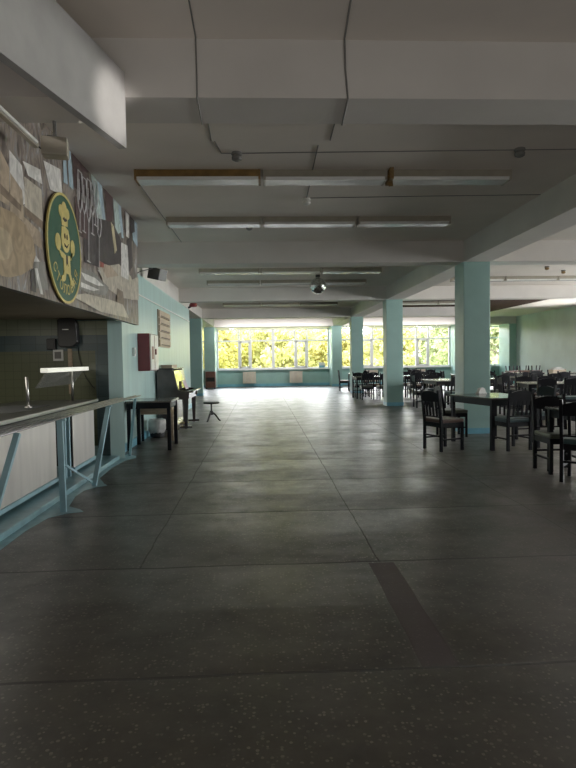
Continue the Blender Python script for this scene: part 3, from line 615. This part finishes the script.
MB().box(.58, .70, -.70, .70, .735, .765).done('key_cover', M_piano, pn, bevel=.006)
for y in (-.66, .66):
    l = MB().prism([(.52, .02), (.57, .02), (.60, .60), (.50, .60)], 'y', y - .03, y + .03).done('leg', M_piano, pn)
    MB().box(.42, .66, y - .035, y + .035, .03, .075).done('toe_block', M_piano, l)
MB().box(0, .40, -.72, .725, .0, .12).done('plinth', M_piano, pn)
for y in (-.06, .06): MB().box(.38, .50, y - .02, y + .02, .06, .075).done('pedal', M_gold, pn)
bx = thing('flat_box', 'flat brown box lying on top of the piano', 'box', (-1.92, 12.2, 1.225)); MB().box(-.12, .10, -.38, .30, 0, .055).done('carton', M_tan, bx); MB().box(-.123, .103, -.383, .303, .04, .06).done('cover', M_tan, bx)
sm = thing('sheet_music', 'pinkish open sheet music leaning above the piano keys', 'sheet music', (-1.60, 12.25, .765))
MB().box(-.003, .003, -.22, -.005, 0, .20, Matrix.Rotation(math.radians(-22), 4, 'Y') @ Matrix.Rotation(.12, 4, 'Z')).done('page', M_pinkpaper, sm); MB().box(-.003, .003, .005, .22, 0, .20, Matrix.Rotation(math.radians(-22), 4, 'Y') @ Matrix.Rotation(-.12, 4, 'Z')).done('page', M_pinkpaper, sm)
# piano stool
st_ = thing('piano_stool', 'round black swivel stool on three legs, alone on the open floor', 'stool', (-1.14, 12.95, 0), 0.2)
MB().lathe([(.165, .400), (.18, .41), (.18, .43), (.165, .44)], n=28).done('seat', M_chair, st_); MB().lathe([(.02, .16), (.02, .40)], n=12).done('screw_post', M_black, st_)
MB().lathe([(.04, .15), (.05, .19), (.035, .24)], n=14).done('hub', M_black, st_)
for k in range(3):
    a = PI/2 + k*2*PI/3 + .4; c, s = math.cos(a), math.sin(a)
    MB().tube([(.02*c, .02*s, .20), (.08*c, .08*s, .16), (.17*c, .17*s, .03), (.20*c, .20*s, .016)], [.024, .022, .018, .016], 8).done('leg', M_black, st_, smooth=True)
# ------------------------------------------------------------------ tables
def make_table(name, w, d, h, label, loc, rz=0.0, top=M_top, legm=M_chair, lw=.05, cat='table', group=None):
    t = thing(name, label, cat, loc, rz, group)
    MB().box(-w/2, w/2, -d/2, d/2, h - .028, h, bevel=.006).done('tabletop', top, t)
    a = MB(); i = .035
    a.box(-w/2 + i, w/2 - i, -d/2 + i, -d/2 + i + .02, h - .12, h - .028).box(-w/2 + i, w/2 - i, d/2 - i - .02, d/2 - i, h - .12, h - .028)
    a.box(-w/2 + i, -w/2 + i + .02, -d/2 + i, d/2 - i, h - .12, h - .028).box(w/2 - i - .02, w/2 - i, -d/2 + i, d/2 - i, h - .12, h - .028)
    a.done('apron', legm, t)
    for sx in (-1, 1):
        for sy in (-1, 1):
            x = sx*(w/2 - .02 - lw/2); y = sy*(d/2 - .02 - lw/2)
            MB().box(x - lw/2, x + lw/2, y - lw/2, y + lw/2, 0, h - .028).done('leg', legm, t)
    return t
make_table('side_table', .70, .78, .76, 'dark side table with a worn top between counter and piano', (-1.73, 9.2, 0), 0, M_top, M_chair, .055)
bn = thing('wooden_bench', 'pale wooden bench pushed under the dark side table', 'bench', (-1.80, 9.80, 0))
MB().box(-.28, .30, -.17, .17, .55, .585, bevel=.006).done('seat_board', M_wood, bn)
MB().box(-.26, .28, -.155, -.135, .48, .55).box(-.26, .28, .135, .155, .48, .55).done('apron', M_wood, bn)
for sx in (-.25, .25):
    for sy in (-.13, .13): MB().box(sx - .022, sx + .022, sy - .02, sy + .02, 0, .55).done('leg', M_chair if sx < 0 else M_wood, bn)
wb = thing('waste_bin', 'grey waste bin lined with a crumpled plastic sack under the bench', 'bin', (-1.90, 10.45, 0))
MB().lathe([(.11, 0), (.125, .02), (.145, .26), (.135, .26)], n=20).done('bucket', M_black, wb, smooth=False)
b_ = MB(); b_.lathe([(.12, .06), (.155, .14), (.158, .24), (.152, .30), (.13, .33), (.11, .31), (.10, .25)], n=20)
for v in b_.bm.verts: v.co.x += random.uniform(-.008, .008); v.co.y += random.uniform(-.008, .008); v.co.z += random.uniform(-.012, .012)
b_.done('sack', M_bag, wb, smooth=True)

# ------------------------------------------------------------------ dining chairs
def make_chair(seat_mat):
    t = thing('dining_chair', 'chair', 'chair')
    MB().box(-.205, .205, -.19, .215, .41, .465, bevel=.018).done('seat', seat_mat, t)
    a = MB().box(-.19, .19, .175, .195, .345, .412).box(-.19, .19, -.20, -.18, .345, .412).box(-.20, -.18, -.19, .19, .345, .412).box(.18, .20, -.19, .19, .345, .412)
    a.done('seat_frame', M_chair, t)
    for s in (-1, 1):
        MB().bar((s*.187, -.195, 0), (s*.187, -.195, .44), .036).bar((s*.187, -.195, .43), (s*.187, -.245, .89), .034).done('rear_leg', M_chair, t)
        MB().bar((s*.187, .188, 0), (s*.187, .188, .41), .036).done('front_leg', M_chair, t)
        MB().bar((s*.187, -.19, .17), (s*.187, .19, .17), .022).done('stretcher', M_chair, t)
    MB().bar((-.187, -.195, .22), (.187, -.195, .22), .022).done('stretcher', M_chair, t)
    top = [(-.18, .70)] + [(-.18 + .36*k/10, .715 + .0*k) for k in range(11)] + [(.18, .70)] + [(.18 - .36*k/10, .835 + .035*math.sin(PI*k/10)) for k in range(11)]
    r = MB(); r.prism(top, 'y', -.012, .012)
    for v in r.bm.verts: v.co.y += -.195 - .05*(v.co.z - .43)/.46
    r.done('top_rail', M_chair, t)
    MB().bar((-.187, -.203, .50), (.187, -.203, .50), .03, .018).done('lower_rail', M_chair, t)
    for k in range(4):
        x = -.108 + k*.072
        MB().bar((x, -.203, .50), (x, -.231, .73), .030, .014, up=(0, 1, 0)).done('back_slat', M_chair, t)
    return t
PROTO = {'teal': make_chair(M_seat_t), 'brown': make_chair(M_seat_b), 'olive': make_chair(M_seat_o)}
used = set()
def chair(kind, x, y, rz, label, group, z=0, flip=False):
    o = PROTO[kind] if kind not in used else copy_tree(PROTO[kind]); used.add(kind)
    o.location = (x, y, z); o.rotation_euler = (PI if flip else 0, 0, rz); tag(o, label, 'chair', group); return o
R = math.radians
# nearest table
G0 = 'tables in the dining area'; G1 = 'chairs around the dining tables'
make_table('dining_table', .86, 1.12, .76, 'dark dining table with a napkin stand in front of the nearest column', (3.56, 8.72, 0), R(13), M_top, group=G0)
chair('brown', 2.66, 8.36, R(-68), 'dark wooden chair with brown seat at near left side of nearest dining table', G1)
chair('olive', 3.25, 9.76, R(-90), 'dark chair with olive seat standing beside the foot of nearest column', G1)
chair('teal', 3.63, 8.27, R(13), 'dark chair with teal seat, its back to the camera, at nearest dining table', G1)
chair('teal', 4.36, 9.05, R(103), 'dark chair with teal seat on the right side of nearest dining table', G1)
nh = thing('napkin_stand', 'small silver napkin stand with white napkins on the nearest dining table', 'napkin holder', (3.52, 9.12, .76), .3)
MB().box(-.075, .075, -.05, .05, 0, .02, bevel=.005).done('base', M_silver, nh); MB().prism([(-.07, .02), (.07, .02), (.045, .085), (.01, .10), (-.04, .09)], 'y', -.035, .035).done('napkins', M_white, nh)
MB().lathe([(.02, .02), (.022, .06), (.012, .085), (.012, .10)], c=(.055, .03, 0), n=12).done('salt_shaker', M_silver, nh)
# table at the right edge
make_table('dining_table', 1.15, .68, .76, 'dark dining table cut by the right edge of the picture', (3.90, 6.30, 0), R(4), M_top, group=G0)
chair('olive', 3.46, 6.58, R(180), 'dark chair facing the camera behind the table at right edge of picture', G1)
chair('teal', 3.46, 6.03, R(-40), 'dark chair turned askew, nearest the camera at the right picture edge', G1)
# the rest of the dining room
TAB = [  # x, y, w, d, rz, pale sheen top, description, chairs
    (3.72, 19.70, 1.15, .80, 2, 0, 'table left of the middle column', ((-.28, -.72, 0, 'olive', 'near left'), (.30, -.72, 4, 'olive', 'near right'), (-.25, .62, 180, 'teal', 'far left'), (.28, .62, 176, 'brown', 'far right'))),
    (5.50, 19.95, 1.25, .80, 0, 0, 'table right of the middle column', ((-.36, -.72, 2, 'brown', 'near left'), (.30, -.72, -3, 'brown', 'near right'), (-.30, .62, 180, 'brown', 'far left'), (.32, .62, 182, 'brown', 'far right'))),
    (5.00, 15.75, .80, 1.15, 3, 1, 'pale-topped table between nearest and middle columns', ((-.62, -.1, -92, 'olive', 'left side'), (0, -.86, 5, 'teal', 'near side'), (.62, .1, 92, 'teal', 'right side'), (.02, .84, 178, 'teal', 'far side'))),
    (4.25, 24.20, 1.15, .80, 0, 0, 'table beyond the far right-hand column', ((-.78, 0, -92, 'brown', 'left side'), (-.1, -.72, 0, 'brown', 'near side'), (.1, .62, 180, 'brown', 'far side'))),
    (6.55, 13.05, 1.05, .85, -8, 1, 'pale-topped table right of the nearest column', ((-.28, -.66, -6, 'teal', 'near left'), (.30, -.66, -10, 'teal', 'near right'), (-.78, .0, -98, 'teal', 'left side'), (-.22, .66, 172, 'brown', 'far left'), (.30, .64, 172, 'brown', 'far right'))),
    (6.35, 15.95, .95, .85, 2, 0, 'table half hidden by the nearest column', ((.0, -.66, 2, 'olive', 'near side'), (.68, 0, 92, 'olive', 'right side'), (0, .66, 180, 'olive', 'far side'))),
    (7.95, 16.75, 1.10, .85, 0, 1, 'pale-topped table behind the front pale one', ((-.28, -.66, 3, 'teal', 'near left'), (.28, -.66, -2, 'teal', 'near right'), (-.26, .66, 180, 'brown', 'far left'), (.28, .66, 178, 'brown', 'far right'))),
    (7.40, 20.20, 1.15, .85, 1, 0, 'table in front of the far right pilaster', ((-.28, -.68, 0, 'brown', 'near left'), (.30, -.68, 0, 'olive', 'near right'), (-.78, 0, -90, 'olive', 'left side'), (0, .66, 180, 'brown', 'far side'))),
    (9.60, 18.30, 1.15, .85, 0, 1, 'pale-topped table with the beige carton', ((-.30, -.68, 0, 'teal', 'near left'), (.30, -.68, 0, 'teal', 'near right'), (-.28, .66, 180, 'brown', 'far left'), (.30, .66, 180, 'brown', 'far right'))),
    (10.05, 21.80, 1.35, .85, 0, 1, 'table loaded with upturned stools near the right wall', ()),
    (6.70, 24.60, 1.15, .80, 0, 0, 'far table under the second window', ((-.30, -.68, 0, 'brown', 'near left'), (.30, -.68, 0, 'brown', 'near right'), (0, .66, 180, 'brown', 'far side'))),
    (11.6, 20.2, .85, 1.1, 0, 1, 'pale-topped table close to the right wall', ((-.66, -.1, -90, 'teal', 'left side'), (0, -.80, 0, 'teal', 'near side'))),
]
for x, y, w, d_, rz, lt, desc, chs in TAB:
    make_table('dining_table', w, d_, .75, ('pale-topped dining ' if lt else 'dark dining ') + desc.replace('pale-topped ', ''), (x, y, 0), R(rz), M_topsheen if lt else M_top, group=G0)
    for dx, dy, cr_, kind, side in chs:
        c, s = math.cos(R(rz)), math.sin(R(rz))
        chair(kind, x + c*dx - s*dy, y + s*dx + c*dy, R(cr_), 'dark chair with %s seat, %s of %s' % (kind, side, desc), G1)
def make_stool():
    t = thing('low_stool', 'stool', 'stool')
    MB().box(-.19, .19, -.15, .15, 0, .07, bevel=.012).done('seat', M_seat_b, t)
    for sx in (-.15, .15):
        for sy in (-.11, .11): MB().bar((sx, sy, .07), (sx*1.12, sy*1.12, .25), .034).done('leg', M_chair, t)
    return t
stp = make_stool()
for i, (dx, rz, lb_) in enumerate(((-.45, 8, 'left'), (0, -6, 'middle'), (.44, 4, 'right'))):
    o = stp if i == 0 else copy_tree(stp); o.location = (10.05 + dx, 21.8, .75); o.rotation_euler = (0, 0, R(rz))
    tag(o, 'low dark stool lying upturned on the loaded far table, %s of three' % lb_, 'stool', 'stools upturned on a table')
bxx = thing('cardboard_box', 'beige lumpy carton on a pale table before the right wall', 'box', (9.62, 18.35, .75)); MB().box(-.24, .20, -.15, .15, 0, .16, bevel=.01).done('carton', M_tan, bxx); MB().prism([(-.22, .16), (.16, .16), (.05, .24), (-.12, .23)], 'y', -.12, .12).done('cloth', M_bag, bxx)
bx3 = thing('white_tray', 'white tray lying on the pale table close to right wall', 'tray', (11.55, 19.95, .75)); MB().box(-.22, .22, -.16, .16, 0, .012).done('base', M_white, bx3); MB().box(-.23, -.215, -.17, .17, .0, .04).box(.215, .23, -.17, .17, 0, .04).box(-.23, .23, -.17, -.155, 0, .04).box(-.23, .23, .155, .17, 0, .04).done('rim', M_white, bx3)

# ------------------------------------------------------------------ far end
cb = thing('loudspeaker_cabinet', 'red-brown cabinet with a dark middle band before the far left pilaster', 'cabinet', (-2.50, 28.35, 0))
MB().box(-.24, .24, -.20, .20, .05, .84).done('carcass', M_cabred, cb, bevel=.01); MB().box(-.20, .20, -.212, -.20, .36, .56).done('dark_grille', M_gap, cb); MB().box(-.20, .20, -.210, -.20, .10, .33).done('lower_panel', M_cabred, cb); MB().box(-.20, .20, -.210, -.20, .59, .80).done('upper_panel', M_cabred, cb)
for sx in (-.2, .2): MB().box(sx - .025, sx + .025, -.18, -.13, 0, .05).done('foot', M_gap, cb)
def radiator(x, label):
    t = thing('radiator', label, 'radiator', (x, 29.82, 0.17), group='cream radiators under the far windows')
    n_ = 9
    for k in range(n_): MB().box(-.33 + k*.074, -.33 + k*.074 + .062, -.06, .06, 0, .60, bevel=.012).done('fin', M_rad, t)
    MB().tube([(-.34, 0, .04), (.34, 0, .04)], .02, 8).tube([(-.34, 0, .56), (.34, 0, .56)], .02, 8).done('header_pipe', M_rad, t)
radiator(-.64, 'cream radiator under the left half of the first wide window'); radiator(1.77, 'cream radiator under the right half of the first wide window')
radiator(5.7, 'cream radiator under the left half of the second wide window'); radiator(8.2, 'cream radiator under the right half of the second wide window')
sc_ = thing('sill_card', 'small white and blue card standing on the first window sill', 'card', (3.12, 29.93, .90)); MB().box(-.16, .16, -.01, .01, 0, .30).done('card', M_white, sc_); MB().box(-.13, .13, -.014, -.01, .03, .14).done('blue_field', M_bluebase, sc_)

# ------------------------------------------------------------------ outdoors
struct(MB().box(-40, 50, 30.5, 90, -1.6, -1.5).done('ground', M_grass), 'grass outside the windows')
def make_tree(leafm, seed, spread=1.0):
    rnd = random.Random(seed)
    t = thing('tree', 'tree', 'tree')
    b_ = MB(); b_.tube([(0, 0, 0), (.05, 0, 1.2), (-.05, .05, 2.6), (.05, 0, 4.2)], [.16, .13, .10, .05], 8)
    for k in range(7):
        a = rnd.uniform(0, 6.28); z = 1.2 + k*.4; b_.tube([(0, 0, z), (.7*math.cos(a), .7*math.sin(a), z + .5), (1.5*math.cos(a), 1.5*math.sin(a), z + 1.0)], [.05, .035, .015], 6)
    b_.done('trunk', M_bark, t)
    f = bmesh.new()
    clumps = [(rnd.gauss(0, 1.15)*spread, rnd.gauss(0, .9), rnd.uniform(.8, 5.2), rnd.uniform(.5, .9)) for _ in range(58)]
    for cx, cy, cz, r in clumps:
        for _ in range(150):
            v = Vector((rnd.gauss(0, 1), rnd.gauss(0, 1), rnd.gauss(0, 1))).normalized()*r*rnd.random()**.4 + Vector((cx, cy, cz))
            a = Vector((rnd.gauss(0, 1), rnd.gauss(0, 1), rnd.gauss(0, 1))).normalized(); c = a.orthogonal().normalized(); L_ = rnd.uniform(.12, .22); W = L_*.6
            q = [v - a*L_, v + c*W, v + a*L_, v - c*W]
            f.faces.new([f.verts.new(p) for p in q])
    me = bpy.data.meshes.new('foliage'); f.to_mesh(me); f.free(); me.materials.append(leafm)
    o = bpy.data.objects.new('foliage', me); COL.objects.link(o); o.parent = t
    return t
TP = {'yellow': make_tree(M_leafy, 1, .95), 'lime': make_tree(M_leafm, 2, .95), 'green': make_tree(M_leafg, 3, .95)}; tu = set()
spots = []
front = ('yellow', 'lime', 'yellow', 'lime', 'yellow', 'lime', 'green', 'green')
names = ('leftmost of the front row', 'second from the left in the front row', 'third from the left in the front row', 'fourth from the left in the front row', 'fourth from the right in the front row', 'third from the right in the front row', 'second from the right in the front row', 'rightmost of the front row')
for i in range(8): spots.append((-12.2 + 4.5*i, 44 + (i % 2)*.8, front[i], '%s tree outside the windows, %s' % ({'yellow': 'yellow', 'lime': 'lime-yellow', 'green': 'pale green'}[front[i]], names[i])))
back = ('lime', 'yellow', 'yellow', 'lime', 'yellow', 'green', 'green')
for i in range(7): spots.append((-11.2 + 5.2*i, 51 + (i % 2)*.9, back[i], '%s tree further off outside, %s' % ({'yellow': 'yellow', 'lime': 'lime-yellow', 'green': 'pale green'}[back[i]], names[i].replace('front', 'back').replace('fourth from the right', 'middle one').replace('fourth from the left', 'left of the middle') if i != 3 else 'in the middle of the back row')))
for i, (x, y, k, lb_) in enumerate(spots):
    o = TP[k] if k not in tu else copy_tree(TP[k]); tu.add(k)
    o.location = (x, y, -1.5); o.rotation_euler = (0, 0, i*1.7); s = .92 + .06*(i % 4); o.scale = (s, s, s); tag(o, lb_, 'tree', 'trees outside the windows')

# ------------------------------------------------------------------ light
w = bpy.data.worlds.new('World'); scene.world = w; w.use_nodes = True; nt = w.node_tree
bg = nt.nodes['Background']; bg.inputs['Strength'].default_value = 18.5
tc = nt.nodes.new('ShaderNodeTexCoord'); sx = nt.nodes.new('ShaderNodeSeparateXYZ'); nt.links.new(tc.outputs['Generated'], sx.inputs[0])
cr = nt.nodes.new('ShaderNodeValToRGB'); cr.color_ramp.elements[0].position = 0.0; cr.color_ramp.elements[0].color = (1.0, 0.99, 0.96, 1); cr.color_ramp.elements[1].position = 0.7; cr.color_ramp.elements[1].color = (0.80, 0.90, 1.0, 1)
nt.links.new(sx.outputs[2], cr.inputs[0]); nt.links.new(cr.outputs[0], bg.inputs['Color'])
def light(kind, name, loc, rot, energy, color=(1, 1, 1), **kw):
    l = bpy.data.lights.new(name, kind); l.energy = energy; l.color = color
    for k, v in kw.items(): setattr(l, k, v)
    o = bpy.data.objects.new(name, l); COL.objects.link(o); o.location = loc; o.rotation_euler = rot; return o
light('SUN', 'sun', (0, -10, 30), (R(48), 0, R(-14)), 6.0, (1.0, 0.95, 0.82), angle=R(2))
def portal(name, loc, rot, sx_, sy_):
    o = light('AREA', name, loc, rot, 1, shape='RECTANGLE', size=sx_, size_y=sy_); o.data.cycles.is_portal = True
for i, (x0, x1) in enumerate(((-8.7, -2.9), (-2.3, 3.52), (4.05, 9.95), (10.35, 12.7))):
    portal('portal_far', ((x0+x1)/2, FY + .28, 1.95), (R(-90), 0, 0), x1 - x0, 2.1)
for y0, y1 in ((5.2, 10.8), (11.4, 17.0), (17.6, 22.6)):
    portal('portal_right', (RX + .28, (y0+y1)/2, 1.95), (R(90), 0, R(90)), y1 - y0, 2.1)
for x0, x1 in ((-2.0, 3.3), (4.2, 9.8)):
    light('AREA', 'end_bay_fill', ((x0+x1)/2, 28.2, 3.0), (R(48), 0, 0), 55, (1, .97, .95), shape='RECTANGLE', size=x1-x0, size_y=.25)  # added unseen fill that brightens the far wall and window frames
light('AREA', 'hall_fill', (1.5, -1.6, 0.6), (R(140), 0, 0), 46, (1, .98, .94), shape='RECTANGLE', size=6, size_y=1.4)  # added fill behind the camera, not a fixture of the hall
light('AREA', 'kitchen_fill', (-3.4, 5.2, 1.93), (0, 0, 0), 24, (1, .95, .82), shape='RECTANGLE', size=1.2, size_y=3)  # added fill under the soffit to brighten the serving recess
# added spot imitating a patch of reflected sunlight on the low beam
sp_ = light('SPOT', 'beam_glint', (1.6, 1.2, 1.7), (0, 0, 0), 480, (1.0, 0.93, 0.88), spot_size=R(8), spot_blend=.8, shadow_soft_size=.05)
tgt = Vector((-0.86, 3.56, 2.88)); dv_ = tgt - Vector(sp_.location); sp_.rotation_euler = dv_.to_track_quat('-Z', 'Y').to_euler()

# ------------------------------------------------------------------ camera
cam = bpy.data.cameras.new('camera'); co = bpy.data.objects.new('camera', cam); COL.objects.link(co)
cam.sensor_fit = 'VERTICAL'; cam.sensor_height = 36; cam.sensor_width = 27; cam.lens = 577/768*36
co.matrix_world = Matrix.Translation((0, 0, 1.35)) @ Matrix.Rotation(-R(2.58), 4, 'Z') @ Matrix.Rotation(PI/2 - R(2.38), 4, 'X') @ Matrix.Rotation(R(-.86), 4, 'Z')
cam.clip_end = 300; scene.camera = co
scene.view_settings.view_transform = 'Standard'; scene.view_settings.look = 'None'; scene.view_settings.exposure = 0.12; scene.view_settings.gamma = 1.15
scene.cycles.use_denoising = True; scene.cycles.max_bounces = 10; scene.cycles.diffuse_bounces = 6; scene.cycles.transparent_max_bounces = 16
scene.cycles.sample_clamp_indirect = 8.0; scene.cycles.caustics_reflective = False; scene.cycles.caustics_refractive = False
